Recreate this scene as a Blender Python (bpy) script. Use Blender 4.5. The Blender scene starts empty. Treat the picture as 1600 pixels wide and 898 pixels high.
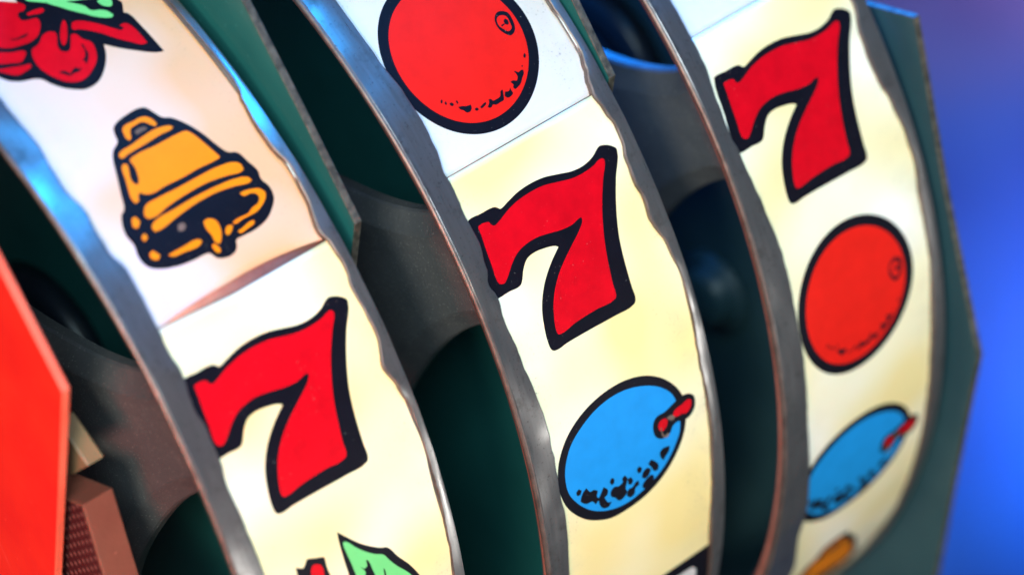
import bpy, bmesh, math, random
from mathutils import Vector, Matrix, noise, geometry
from math import sin, cos, pi, hypot, atan2, radians

# ------------------------------------------------------------------ camera, world, lamps, exposure
# The scene is written in reel radii and multiplied by R (a 24 cm reel).
# x runs along the axle to the right, -y is the front of the reels, z is up.
R = 0.12
scene = bpy.context.scene
col = scene.collection

CAM = Vector((-3.24982, -5.74127, 1.74830))
RIGHT = Vector((0.7273577, -0.5997145, -0.3336066))
DOWN = Vector((-0.4372613, -0.0303348, -0.8988228))
FWD = Vector((0.5289171, 0.7996389, -0.2842962))
cd = bpy.data.cameras.new('camera')
cam = bpy.data.objects.new('camera', cd)
col.objects.link(cam)
cam.matrix_world = Matrix(((RIGHT.x, -DOWN.x, -FWD.x, CAM.x * R),
                           (RIGHT.y, -DOWN.y, -FWD.y, CAM.y * R),
                           (RIGHT.z, -DOWN.z, -FWD.z, CAM.z * R),
                           (0, 0, 0, 1)))
cd.sensor_width = 36.0
cd.lens = 6313.255 / 1600 * 36
cd.clip_start = 0.02
cd.clip_end = 50
cd.dof.use_dof = True
cd.dof.focus_distance = 5.97 * R
cd.dof.aperture_fstop = 9.0
scene.camera = cam

world = bpy.data.worlds.new('World')
scene.world = world
world.use_nodes = True
bg = world.node_tree.nodes['Background']
bg.inputs[0].default_value = (0.30, 0.33, 0.36, 1)
bg.inputs[1].default_value = 0.24


def lamp(name, pos, target, size, power, color, size_y=None, spread=180):
    ld = bpy.data.lights.new(name, 'AREA')
    ld.energy = power
    ld.color = color
    ld.size = size * R
    if size_y:
        ld.shape = 'RECTANGLE'
        ld.size_y = size_y * R
    ld.spread = radians(spread)
    o = bpy.data.objects.new(name, ld)
    col.objects.link(o)
    o.location = Vector(pos) * R
    o.rotation_euler = (Vector(target) - Vector(pos)).to_track_quat('-Z', 'Y').to_euler()
    return o


lamp('hall_lamp_warm', (-7.2, -8.0, 0.9), (0, -1, 0), 1.5, 9.8, (1.0, 0.92, 0.76))
lamp('fill_soft', (-4.3, -6.5, 3.0), (0.2, -0.6, 0), 2.2, 6.0, (0.68, 0.94, 1.0))  # added fill, no real lamp: lifts the dark plates and spokes
lamp('fill_deep', (-1.6, -7.0, 1.6), (0.0, -0.6, 0), 1.2, 2.0, (0.80, 0.92, 1.0))  # second added fill, reaching deeper between the reels
lamp('hall_lamp_low', (2.0, -5.4, -3.6), (-0.4, -1, -0.2), 0.9, 1.1, (1.0, 0.97, 0.92))
lamp('neon_blue_top', (1.9, -4.9, 4.2), (-0.2, -0.9, 0.5), 1.1, 3.4, (0.01, 0.34, 1.0), 0.16)
lamp('neon_blue_right', (3.2, 0.0, 3.8), (0.2, -0.7, 0.5), 1.6, 18.0, (0.0, 0.22, 1.0))
lamp('lamp_red_side', (-3.0, -2.55, 0.1), (-0.63, -0.86, 0.02), 0.6, 0.062, (1.0, 0.08, 0.04), None, 40)
lamp('neon_blue_back', (8.45, 6.74, -5.07), (8.1, 8.05, -5.1), 0.8, 0.72, (0.0, 0.25, 1.0))
lamp('neon_violet_back', (9.22, 7.03, -2.38), (9.0, 8.1, -3.2), 0.8, 0.80, (1.0, 0.15, 0.20))

scene.view_settings.view_transform = 'Standard'
scene.view_settings.look = 'None'
scene.view_settings.exposure = 0
scene.view_settings.gamma = 1
scene.view_settings.use_curve_mapping = False
scene.render.engine = 'CYCLES'
scene.render.resolution_x = 1024
scene.render.resolution_y = 574

# ------------------------------------------------------------------ measured data
PITCH = 0.332494         # one symbol
WIDE = 0.36609           # reel width over the lips
REELX = {1: -0.534178, 2: 0.0, 3: 0.510992}
TURN = {1: 0.009234, 2: 0.0, 3: -0.001019}
SEAM = 0.2500
# printed artwork, unrolled: (ink, outline) with u along the axle and v round the reel, in reel radii
ART = {
 'seven': [
  ('black', [(0.1282,0.1777),(0.1336,0.1784),(0.1565,0.1649),(0.1576,0.1599),(0.1355,0.125),(0.1166,0.0897),(0.1007,0.049),(0.0932,0.0124),(0.0892,-0.0341),(0.0883,-0.056),(0.0838,-0.0607),(0.0449,-0.0611),(-0.0048,-0.0588),(-0.0543,-0.0572),(-0.0803,-0.0575),(-0.0857,-0.0536),(-0.0877,-0.0418),(-0.0836,-0.0098),(-0.0756,0.0142),(-0.06,0.0384),(-0.044,0.0545),(-0.0276,0.0673),(-0.0098,0.0787),(-0.0139,0.0822),(-0.0332,0.0879),(-0.0541,0.0904),(-0.0695,0.0875),(-0.0819,0.0768),(-0.0925,0.0621),(-0.0974,0.0582),(-0.1197,0.0587),(-0.1496,0.0603),(-0.1527,0.0646),(-0.1519,0.0831),(-0.1459,0.1236),(-0.135,0.1804),(-0.1311,0.1821),(-0.1105,0.1809),(-0.0858,0.1799),(-0.0807,0.1778),(-0.0752,0.1724),(-0.0601,0.1755),(-0.0374,0.1807),(-0.0118,0.1825),(0.0166,0.1803),(0.0424,0.1737),(0.0683,0.1667),(0.0925,0.1654),(0.1129,0.1699)]),
  ('red', [(0.1203,0.1612),(0.1274,0.1603),(0.1291,0.1555),(0.1143,0.135),(0.0984,0.1103),(0.085,0.0846),(0.0729,0.0542),(0.0643,0.0223),(0.0583,-0.0151),(0.0565,-0.0344),(0.0527,-0.0374),(0.0147,-0.0361),(-0.0307,-0.0367),(-0.0609,-0.0395),(-0.0659,-0.0374),(-0.0668,-0.0301),(-0.0618,-0.0086),(-0.0532,0.0112),(-0.0407,0.029),(-0.026,0.0438),(-0.008,0.0571),(0.0155,0.0717),(0.0375,0.0851),(0.0482,0.0948),(0.0488,0.0997),(0.0429,0.0998),(0.0289,0.0972),(0.0096,0.0984),(-0.0171,0.1041),(-0.0397,0.1081),(-0.0596,0.1077),(-0.0792,0.1033),(-0.0974,0.0922),(-0.1151,0.0771),(-0.122,0.0733),(-0.1301,0.0764),(-0.132,0.0821),(-0.13,0.104),(-0.1276,0.1305),(-0.1246,0.1528),(-0.1232,0.166),(-0.1187,0.167),(-0.1033,0.1644),(-0.1013,0.1594),(-0.0973,0.1555),(-0.0881,0.1571),(-0.0665,0.1647),(-0.0439,0.1698),(-0.0183,0.1716),(0.0104,0.17),(0.0365,0.1637),(0.0627,0.1573),(0.087,0.1559),(0.1083,0.1579)]),
 ],
 'orange': [
  ('black2', [(0.0836,0.089),(0.0929,0.0953),(0.1012,0.0942),(0.1097,0.0871),(0.1097,0.075),(0.1058,0.0623),(0.0989,0.0563),(0.0907,0.0555),(0.0846,0.0618),(0.0804,0.0705),(0.0799,0.0801)]),
  ('orange2', [(0.0854,0.0854),(0.0903,0.089),(0.0982,0.0881),(0.1037,0.0833),(0.1027,0.0717),(0.1006,0.0648),(0.0968,0.0626),(0.0913,0.0626),(0.0867,0.0688),(0.0834,0.0757)]),
  ('black3', [(0.0948,0.0796),(0.0992,0.0814),(0.1018,0.0775),(0.0997,0.0718),(0.0964,0.0716),(0.0941,0.0754)]),
  ('black2', [(-0.0745,0.0211),(-0.0716,0.0223),(-0.0714,0.0191),(-0.0747,0.0166),(-0.0761,0.018)]),
  ('black2', [(-0.0696,0.0162),(-0.067,0.017),(-0.0676,0.0127),(-0.0699,0.0115),(-0.0708,0.0137)]),
  ('black2', [(-0.0631,0.0118),(-0.0594,0.0108),(-0.0574,0.0072),(-0.0609,0.0056),(-0.064,0.0084)]),
  ('black2', [(-0.0525,0.01),(-0.0494,0.0101),(-0.0497,0.0054),(-0.052,0.0047)]),
  ('black2', [(-0.0538,0.0004),(-0.0468,-0.0012),(-0.0412,-0.0039),(-0.036,-0.0051),(-0.0327,-0.0054),(-0.0346,-0.0109),(-0.0398,-0.014),(-0.0458,-0.0126),(-0.0485,-0.008),(-0.0528,-0.0034)]),
  ('black2', [(-0.0299,-0.0136),(-0.0256,-0.0139),(-0.0245,-0.0175),(-0.0285,-0.0181),(-0.0307,-0.0161)]),
  ('black2', [(-0.0207,-0.0155),(-0.015,-0.0139),(-0.0089,-0.0129),(-0.0076,-0.0149),(-0.0129,-0.0174),(-0.0197,-0.0185)]),
  ('black2', [(-0.0091,-0.0205),(-0.0028,-0.0159),(-0.0016,-0.0119),(0.0024,-0.0127),(0.0042,-0.0167),(0.013,-0.017),(0.0191,-0.0161),(0.0242,-0.0096),(0.029,-0.0093),(0.0255,-0.0166),(0.0215,-0.0236),(0.0143,-0.024),(0.0095,-0.0243),(0.0052,-0.024),(0.0009,-0.0215),(-0.0038,-0.0238),(-0.0077,-0.023)]),
  ('black2', [(0.0264,-0.0196),(0.0309,-0.014),(0.0368,-0.0156),(0.042,-0.0124),(0.0416,-0.0166),(0.0417,-0.0217),(0.0374,-0.0235),(0.0297,-0.0237)]),
  ('black2', [(0.0476,-0.0053),(0.0519,-0.0048),(0.0588,-0.0081),(0.0633,-0.0038),(0.0638,0.0012),(0.0624,0.0057),(0.0642,0.0061),(0.0686,0.0015),(0.074,0.0027),(0.0783,0.0015),(0.0764,-0.0035),(0.0689,-0.009),(0.0632,-0.014),(0.0557,-0.0169),(0.0489,-0.018),(0.047,-0.014),(0.0501,-0.0109)]),
  ('black2', [(0.0913,0.0192),(0.0956,0.0223),(0.0965,0.0193),(0.0931,0.0157),(0.0905,0.0164)]),
  ('black2', [(0.079,0.0076),(0.0814,0.0083),(0.0814,0.0062),(0.0791,0.0055)]),
 ],
 'plum': [
  ('black', [(-0.1334,0.0952),(-0.1265,0.1117),(-0.1081,0.1354),(-0.0854,0.1517),(-0.0534,0.1648),(-0.0152,0.1714),(0.0211,0.1709),(0.0516,0.1642),(0.0769,0.1528),(0.1007,0.1348),(0.1194,0.1114),(0.1281,0.0921),(0.13,0.0662),(0.1269,0.0433),(0.118,0.0234),(0.1,0.0011),(0.079,-0.016),(0.0523,-0.03),(0.0223,-0.0384),(-0.011,-0.041),(-0.0436,-0.0385),(-0.0709,-0.0273),(-0.0934,-0.013),(-0.1144,0.0081),(-0.1302,0.033),(-0.1369,0.0594),(-0.1363,0.0797)]),
  ('blue', [(-0.1204,0.0881),(-0.115,0.1021),(-0.0993,0.124),(-0.0771,0.139),(-0.0452,0.1522),(-0.0113,0.1578),(0.0207,0.1562),(0.0472,0.1491),(0.0726,0.1376),(0.0933,0.1227),(0.1076,0.1057),(0.1136,0.0905),(0.1162,0.0701),(0.1151,0.0497),(0.1114,0.0341),(0.1006,0.0187),(0.0764,-0.0037),(0.0496,-0.0175),(0.0196,-0.0258),(-0.0097,-0.029),(-0.0379,-0.0246),(-0.065,-0.0133),(-0.0871,0.0024),(-0.1075,0.0254),(-0.1208,0.0504),(-0.1229,0.0723)]),
  ('black2', [(0.1272,0.0919),(0.141,0.0881),(0.1498,0.0807),(0.1514,0.0687),(0.147,0.057),(0.1351,0.0494),(0.1226,0.0499),(0.1109,0.0538),(0.1002,0.0525),(0.0932,0.0441),(0.0834,0.0406),(0.0715,0.0436),(0.0627,0.0519),(0.0598,0.064),(0.0631,0.0778),(0.0714,0.0837),(0.0879,0.0835),(0.1099,0.089)]),
  ('red3', [(0.1391,0.0797),(0.1435,0.0746),(0.1401,0.0643),(0.1306,0.0589),(0.1209,0.0624),(0.1087,0.0637),(0.1022,0.0689),(0.1069,0.0751),(0.1241,0.078)]),
  ('red3', [(0.071,0.0684),(0.0775,0.0735),(0.0857,0.0733),(0.0905,0.0665),(0.0867,0.0581),(0.0777,0.0543),(0.0713,0.0595)]),
  ('worn3', [(0.0741,0.0614),(0.0767,0.0618),(0.0768,0.0537),(0.0809,0.0451),(0.0877,0.0457),(0.0913,0.0426),(0.0833,0.0396),(0.0753,0.0461)]),
  ('worn3', [(0.0896,0.0722),(0.0999,0.0719),(0.1068,0.0647),(0.1019,0.0611),(0.0927,0.0671)]),
  ('black2', [(-0.1071,0.0445),(-0.1013,0.0475),(-0.0962,0.0426),(-0.0994,0.0366),(-0.106,0.0379)]),
  ('black2', [(-0.1014,0.0255),(-0.0954,0.0362),(-0.0863,0.0416),(-0.0802,0.0311),(-0.0723,0.0302),(-0.0652,0.0244),(-0.0687,0.0158),(-0.0637,0.0093),(-0.0727,0.0038),(-0.0793,0.0129),(-0.0892,0.0143),(-0.0982,0.0208)]),
  ('black2', [(-0.0658,0.0088),(-0.0581,0.0186),(-0.053,0.0246),(-0.0453,0.0149),(-0.0477,0.0074),(-0.0541,0.0057),(-0.0478,-0.0069),(-0.0411,-0.0089),(-0.0468,-0.0147),(-0.0568,-0.0126),(-0.0638,-0.0049)]),
  ('black2', [(-0.0394,0.0258),(-0.0356,0.0307),(-0.0302,0.027),(-0.0314,0.0195),(-0.0365,0.0188)]),
  ('black2', [(-0.0406,0.0087),(-0.0325,0.013),(-0.0229,0.0094),(-0.0143,0.0117),(-0.0144,0.0188),(-0.0087,0.021),(-0.0039,0.0129),(-0.007,0.0057),(-0.0102,-0.0015),(-0.0073,-0.0103),(-0.0184,-0.0166),(-0.0265,-0.0156),(-0.0334,-0.0062),(-0.0407,-0.0002)]),
  ('black2', [(-0.0041,0.0113),(0.0021,0.012),(0.0062,0.0036),(0.0022,-0.0013),(-0.0036,0.0013)]),
  ('black2', [(-0.0101,-0.0159),(-0.0047,-0.0064),(0.0034,-0.0074),(0.0103,-0.0023),(0.0165,-0.0022),(0.0175,-0.01),(0.0089,-0.0123),(0.0057,-0.0214),(-0.0028,-0.0231)]),
  ('black2', [(0.0162,0.0176),(0.0213,0.0209),(0.0266,0.0154),(0.0244,0.0095),(0.0182,0.0094)]),
  ('black2', [(0.0237,-0.0009),(0.0282,0.0073),(0.0368,0.0096),(0.0442,0.0037),(0.0389,-0.0041),(0.0303,-0.0065)]),
  ('black2', [(0.0397,0.0151),(0.0466,0.0195),(0.0538,0.0126),(0.0605,0.0017),(0.0574,-0.0056),(0.0495,-0.0029),(0.0454,0.0059)]),
  ('black2', [(0.023,-0.015),(0.0299,-0.0098),(0.0428,-0.0063),(0.0483,-0.0113),(0.0449,-0.0221),(0.0321,-0.025),(0.0243,-0.0212)]),
  ('black2', [(0.0661,0.0218),(0.0725,0.0254),(0.0806,0.0244),(0.0878,0.0223),(0.0839,0.0137),(0.0775,0.0101),(0.0713,0.0046),(0.0663,0.0128)]),
 ],
 'bell': [
  ('black', [(-0.0174,0.2071),(-0.0103,0.2116),(0.0122,0.2157),(0.0363,0.2152),(0.0444,0.2109),(0.0497,0.2005),(0.0567,0.1871),(0.0672,0.1808),(0.0765,0.1703),(0.0871,0.1538),(0.0959,0.1346),(0.1021,0.117),(0.1113,0.0979),(0.1248,0.09),(0.1312,0.0719),(0.1371,0.0531),(0.1342,0.0406),(0.1394,0.0259),(0.1372,0.0097),(0.1267,-0.0023),(0.1086,-0.0137),(0.0841,-0.0186),(0.0614,-0.0181),(0.048,-0.0181),(0.0424,-0.0282),(0.0319,-0.0337),(0.0086,-0.0288),(0.0046,-0.0244),(-0.0001,-0.016),(-0.0268,-0.0137),(-0.0543,-0.0099),(-0.0845,0.001),(-0.0961,0.0113),(-0.0996,0.0283),(-0.0956,0.045),(-0.0979,0.0632),(-0.0927,0.0813),(-0.0861,0.0918),(-0.0783,0.0965),(-0.0687,0.1179),(-0.0574,0.144),(-0.0456,0.1704),(-0.0381,0.1792),(-0.0249,0.1869),(-0.0215,0.1981)]),
  ('gold', [(-0.0262,0.1547),(-0.0201,0.1569),(0.024,0.1556),(0.0614,0.1551),(0.0749,0.1528),(0.0806,0.1451),(0.0882,0.1241),(0.0968,0.0964),(0.0904,0.0955),(0.0572,0.0971),(0.0267,0.0968),(-0.0064,0.098),(-0.022,0.0972),(-0.0347,0.1002),(-0.0428,0.1072),(-0.048,0.1036),(-0.0506,0.0979),(-0.0579,0.0964),(-0.0588,0.1057),(-0.0537,0.1207),(-0.0485,0.1357),(-0.044,0.1496),(-0.0389,0.1541),(-0.0335,0.1513),(-0.0361,0.1436),(-0.0417,0.1322),(-0.0423,0.1236),(-0.0387,0.1182),(-0.034,0.1211),(-0.0285,0.1325),(-0.0259,0.1437)]),
  ('gold', [(-0.0525,0.0814),(-0.0461,0.0868),(-0.0247,0.088),(0.012,0.0868),(0.0498,0.0868),(0.087,0.0855),(0.1133,0.0792),(0.1185,0.073),(0.1181,0.0644),(0.1097,0.0634),(0.09,0.0681),(0.0555,0.0733),(0.0176,0.0734),(-0.0181,0.0707),(-0.0436,0.0664),(-0.0546,0.0693),(-0.0559,0.0755)]),
  ('gold', [(-0.0566,0.0558),(-0.0471,0.0613),(-0.0125,0.0627),(0.0261,0.0638),(0.0631,0.0625),(0.0986,0.0585),(0.1171,0.052),(0.1201,0.0453),(0.1134,0.0441),(0.0923,0.0495),(0.0577,0.0548),(0.0198,0.0549),(-0.0168,0.051),(-0.0459,0.0469),(-0.0563,0.0481)]),
  ('gold', [(-0.0761,0.0796),(-0.0696,0.0798),(-0.0678,0.0702),(-0.0767,0.0644),(-0.0813,0.0685)]),
  ('gold', [(-0.0791,0.0502),(-0.0714,0.0531),(-0.0708,0.0459),(-0.0784,0.043)]),
  ('gold', [(-0.0818,0.0243),(-0.0751,0.026),(-0.0693,0.0153),(-0.0755,0.0116),(-0.0833,0.0166)]),
  ('gold', [(-0.0577,0.0104),(-0.0336,0.01),(-0.0043,0.0088),(-0.0006,0.0042),(-0.008,0.0005),(-0.0345,0.003),(-0.0533,0.0058)]),
  ('gold', [(0.0175,0.0268),(0.0257,0.0278),(0.0347,0.0215),(0.0357,0.0091),(0.0292,-0.0046),(0.0221,-0.0113),(0.0172,-0.0071),(0.0175,0.0046),(0.0156,0.0158)]),
  ('gold', [(-0.0068,0.199),(-0.0015,0.2025),(0.0138,0.2024),(0.0282,0.2023),(0.0363,0.1986),(0.0421,0.1892),(0.0426,0.1826),(0.0385,0.1807),(0.0351,0.1848),(0.0297,0.1922),(0.025,0.1956),(0.0125,0.1959),(0.0045,0.1948),(-0.0,0.19),(-0.0039,0.1822),(-0.0087,0.1807),(-0.0102,0.1847),(-0.0092,0.1922)]),
  ('worn', [(0.0063,0.1875),(0.0111,0.1891),(0.0215,0.1884),(0.0264,0.1858),(0.0245,0.1827),(0.0154,0.1827),(0.007,0.1823)]),
  ('gold', [(-0.0355,0.1688),(-0.0307,0.1716),(-0.0117,0.173),(0.0102,0.1756),(0.0294,0.1771),(0.0463,0.1753),(0.0591,0.1704),(0.061,0.1667),(0.0553,0.1652),(0.0397,0.1663),(0.0151,0.1651),(-0.0071,0.1644),(-0.024,0.1636),(-0.034,0.1622),(-0.0365,0.1649)]),
  ('gold', [(0.0917,0.0375),(0.1,0.0371),(0.1128,0.0342),(0.1241,0.0289),(0.1282,0.0211),(0.1251,0.015),(0.1154,0.0085),(0.1075,0.0049),(0.0999,0.003),(0.0891,0.0027),(0.0747,0.0033),(0.0593,0.0025),(0.0576,0.0062),(0.0709,0.0071),(0.0874,0.0064),(0.0964,0.0104),(0.1082,0.0121),(0.1154,0.018),(0.1149,0.0249),(0.1075,0.0296),(0.0948,0.0312)]),
  ('gold', [(0.0571,-0.0086),(0.065,-0.0078),(0.0839,-0.005),(0.0888,-0.0065),(0.0872,-0.0095),(0.073,-0.0118),(0.0595,-0.0129)]),
  ('gold', [(0.0403,0.0008),(0.0464,0.0052),(0.0552,0.0027),(0.0489,-0.0035),(0.0404,-0.0068),(0.0382,-0.0038)]),
  ('gold', [(0.0092,-0.0079),(0.0146,-0.0078),(0.0178,-0.0187),(0.0155,-0.0222),(0.0103,-0.0206),(0.0088,-0.0133)]),
  ('worn', [(0.0409,0.0402),(0.0511,0.0427),(0.0567,0.0417),(0.055,0.0378),(0.0452,0.0342),(0.0405,0.035)]),
  ('worn', [(0.0705,0.0281),(0.0756,0.0294),(0.0776,0.0246),(0.0736,0.0218),(0.0693,0.0234)]),
  ('worn', [(-0.0194,0.0404),(-0.0113,0.0401),(-0.0094,0.0353),(-0.0148,0.0305),(-0.0216,0.0311),(-0.0242,0.0334)]),
  ('worn', [(0.0683,0.0387),(0.0777,0.0416),(0.0857,0.0409),(0.0882,0.0354),(0.0804,0.0317),(0.0723,0.0339)]),
  ('worn', [(0.0285,-0.012),(0.0376,-0.0063),(0.0394,-0.01),(0.033,-0.018),(0.0235,-0.0244),(0.0178,-0.0234),(0.0181,-0.0198)]),
 ],
 'cherry': [
  ('black', [(-0.0009,0.203),(0.0162,0.1828),(0.0309,0.1667),(0.0481,0.1521),(0.0634,0.1414),(0.0737,0.1364),(0.0875,0.1137),(0.1047,0.0888),(0.1162,0.0661),(0.124,0.048),(0.1258,0.0422),(0.1163,0.025),(0.1208,0.0206),(0.1236,-0.0036),(0.1256,-0.0587),(0.1136,-0.0548),(0.0917,-0.0395),(0.0711,-0.0226),(0.0554,-0.0061),(0.0488,-0.0196),(0.0397,-0.0315),(0.0202,-0.0479),(0.0056,-0.0542),(-0.0139,-0.0542),(-0.0251,-0.0485),(-0.0398,-0.0372),(-0.0515,-0.0221),(-0.0589,-0.009),(-0.0666,-0.0039),(-0.0865,0.0027),(-0.1007,0.0117),(-0.1092,0.0232),(-0.1186,0.0409),(-0.1179,0.0744),(-0.105,0.095),(-0.08,0.105),(-0.072,0.125),(-0.085,0.15),(-0.0839,0.1896),(-0.0723,0.1825),(-0.0681,0.1853),(-0.0625,0.1916),(-0.048,0.1858),(-0.0336,0.1794),(-0.034,0.1635),(-0.03,0.14),(-0.02,0.115),(-0.005,0.11),(-0.0021,0.1324),(-0.0032,0.1553),(-0.0031,0.1758),(-0.0025,0.1915)]),
  ('red', [(-0.0387,0.04),(-0.0323,0.0408),(-0.0223,0.0438),(-0.0099,0.0522),(0.0003,0.0529),(0.0083,0.0481),(0.0062,0.0403),(-0.0027,0.0276),(-0.0052,0.0181),(-0.0006,0.0114),(0.0069,0.011),(0.0164,0.0209),(0.0248,0.0316),(0.0313,0.0299),(0.0348,0.0168),(0.0421,0.0059),(0.0393,-0.0077),(0.0303,-0.0219),(0.0171,-0.0315),(0.0024,-0.0379),(-0.0141,-0.0391),(-0.0282,-0.0322),(-0.0384,-0.0201),(-0.0454,-0.0065),(-0.0492,0.0087),(-0.0478,0.0232)]),
  ('red', [(-0.048,0.1405),(-0.03,0.1388),(-0.0113,0.1255),(0.0004,0.1155),(0.0018,0.1073),(-0.0059,0.1025),(-0.0136,0.1037),(-0.0193,0.0977),(-0.0184,0.0888),(-0.008,0.0847),(0.0017,0.0822),(0.002,0.075),(-0.006,0.0636),(-0.0177,0.0546),(-0.0317,0.0517),(-0.0477,0.0534),(-0.0639,0.0574),(-0.0764,0.0662),(-0.084,0.0813),(-0.0846,0.1005),(-0.0697,0.1248)]),
  ('red', [(-0.0948,0.0671),(-0.0817,0.0592),(-0.066,0.0497),(-0.0507,0.0445),(-0.0495,0.0398),(-0.0574,0.0333),(-0.066,0.0296),(-0.0778,0.0343),(-0.0947,0.0422),(-0.1066,0.0516)]),
  ('red', [(-0.1078,0.04),(-0.1,0.0353),(-0.085,0.0298),(-0.0701,0.0242),(-0.0572,0.021),(-0.0577,0.0158),(-0.0687,0.0135),(-0.0839,0.0137),(-0.0967,0.0246),(-0.1029,0.0315)]),
  ('red', [(0.035,0.0435),(0.0419,0.0486),(0.0512,0.0453),(0.0641,0.0342),(0.0746,0.0224),(0.0846,0.01),(0.0932,0.0006),(0.0989,0.0029),(0.0958,0.009),(0.1056,0.0089),(0.1108,0.0004),(0.1128,-0.0149),(0.1128,-0.0353),(0.1041,-0.0337),(0.0905,-0.0206),(0.0775,-0.0068),(0.0651,0.0102),(0.0545,0.0219),(0.0428,0.0321),(0.0328,0.0369)]),
  ('red', [(0.0267,0.0554),(0.0323,0.0589),(0.0326,0.0542),(0.0249,0.0405),(0.0123,0.0255),(0.0048,0.021),(0.0039,0.026)]),
  ('red', [(-0.0051,0.096),(0.0046,0.0959),(0.0195,0.0926),(0.0203,0.0873),(0.0139,0.0854),(0.0028,0.0887),(-0.0063,0.0919)]),
  ('green', [(0.0283,0.1064),(0.0325,0.0941),(0.0419,0.0811),(0.0521,0.0667),(0.0645,0.0523),(0.0769,0.038),(0.0955,0.0264),(0.1003,0.0287),(0.0972,0.0386),(0.0892,0.046),(0.0789,0.0506),(0.0761,0.0545),(0.0744,0.0625),(0.0655,0.0737),(0.0548,0.0851),(0.0466,0.0997)]),
  ('green', [(0.0948,0.0607),(0.0979,0.0496),(0.1067,0.0432),(0.1118,0.0459),(0.1148,0.0534),(0.1078,0.0622)]),
  ('black3', [(-0.0309,-0.0116),(-0.0223,-0.0143),(-0.0177,-0.0223),(-0.0073,-0.0176),(-0.0037,-0.0179),(-0.0025,-0.0214),(0.0034,-0.0226),(-0.004,-0.0259),(-0.0111,-0.025),(-0.0207,-0.0248),(-0.0258,-0.0188)]),
  ('black3', [(0.0262,0.0107),(0.0295,0.0099),(0.0271,-0.0007),(0.0264,-0.0068),(0.0165,-0.0183),(0.011,-0.0216),(0.0131,-0.0164),(0.0114,-0.0122),(0.0177,-0.0104),(0.0251,0.0005)]),
  ('black3', [(-0.0556,0.0707),(-0.0471,0.0667),(-0.0337,0.0666),(-0.0247,0.0657),(-0.0309,0.0626),(-0.0438,0.0635),(-0.0531,0.0665)]),
  ('green', [(0.003,0.1834),(0.0076,0.1824),(0.0207,0.1664),(0.0331,0.1529),(0.049,0.1389),(0.0646,0.1287),(0.0713,0.1167),(0.082,0.1001),(0.0949,0.0844),(0.1024,0.0732),(0.108,0.0607),(0.0107,0.1132),(0.0094,0.1259),(0.007,0.1452),(0.0043,0.1629),(0.0027,0.1755)]),
  ('black2', [(0.0201,0.1334),(0.0266,0.1268),(0.0321,0.1282),(0.0323,0.137),(0.0348,0.1371),(0.0376,0.1296),(0.0393,0.1181),(0.0429,0.101),(0.0224,0.1126),(0.0265,0.1208)]),
  ('black2', [(0.058,0.1091),(0.0594,0.1083),(0.0602,0.0957),(0.0565,0.0948)]),
  ('red', [(-0.0598,0.1749),(-0.0549,0.178),(-0.0482,0.1757),(-0.042,0.1694),(-0.0413,0.1617),(-0.0429,0.1493),(-0.0644,0.1613)]),
 ],
}
# free edge of each crimped lip: (angle, offset from the reel centre)
LIP = {
 (1, -1): [(-0.098,-0.1386),(-0.034,-0.1414),(0.031,-0.1442),(0.064,-0.1385),(0.124,-0.1374),(0.147,-0.1412),(0.199,-0.1345),(0.234,-0.1367),(0.269,-0.134),(0.333,-0.131),(0.363,-0.13),(0.395,-0.1387),(0.423,-0.138),(0.461,-0.1342),(0.498,-0.1418),(0.537,-0.1395),(0.576,-0.1336),(0.633,-0.136),(0.661,-0.1353)],
 (1, 1): [(-0.29,0.1739),(-0.237,0.1769),(-0.152,0.18),(-0.079,0.1817),(-0.019,0.1819),(0.023,0.174),(0.059,0.1638),(0.104,0.1752),(0.146,0.1738),(0.178,0.171),(0.213,0.1773),(0.255,0.1739),(0.273,0.1677),(0.337,0.1778),(0.373,0.1811),(0.419,0.1718),(0.459,0.1709),(0.492,0.1748),(0.51,0.1799),(0.549,0.1841),(0.577,0.1847),(0.627,0.1814),(0.681,0.1804)],
 (2, -1): [(-0.417,-0.1423),(-0.333,-0.1376),(-0.266,-0.14),(-0.204,-0.137),(-0.147,-0.1368),(-0.088,-0.1403),(-0.046,-0.1453),(-0.025,-0.1448),(0.026,-0.1489),(0.061,-0.1448),(0.086,-0.1508),(0.107,-0.1427),(0.147,-0.1362),(0.186,-0.1378),(0.248,-0.1338),(0.253,-0.1363),(0.298,-0.1275),(0.339,-0.1242),(0.391,-0.1256),(0.446,-0.1308),(0.5,-0.1314),(0.56,-0.1306)],
 (2, 1): [(-0.623,0.1707),(-0.489,0.1635),(-0.395,0.1682),(-0.329,0.1724),(-0.263,0.1732),(-0.214,0.1711),(-0.122,0.1788),(-0.058,0.1797),(-0.005,0.1733),(0.046,0.1604),(0.071,0.1643),(0.105,0.1596),(0.14,0.1621),(0.171,0.1707),(0.196,0.1716),(0.223,0.1653),(0.249,0.1608),(0.271,0.1642),(0.291,0.1727),(0.317,0.1798),(0.364,0.1802),(0.4,0.1783)],
 (3, -1): [(-0.82,-0.0946),(-0.687,-0.1169),(-0.636,-0.1133),(-0.413,-0.1294),(-0.315,-0.129),(-0.221,-0.1309),(-0.123,-0.1314),(-0.024,-0.1405),(-0.003,-0.1453),(0.063,-0.15),(0.088,-0.1525),(0.148,-0.1504),(0.205,-0.1418),(0.254,-0.141),(0.317,-0.1415)],
 (3, 1): [(-1.105,0.2144),(-0.932,0.1874),(-0.78,0.1709),(-0.632,0.1673),(-0.476,0.1629),(-0.375,0.1662),(-0.272,0.1702),(-0.171,0.1718),(-0.109,0.1785),(-0.057,0.1751),(0.001,0.1662),(0.047,0.155),(0.076,0.1535),(0.121,0.1557),(0.169,0.1679)],
}
random.seed(5)

# ------------------------------------------------------------------ materials
MATS = {}


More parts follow.
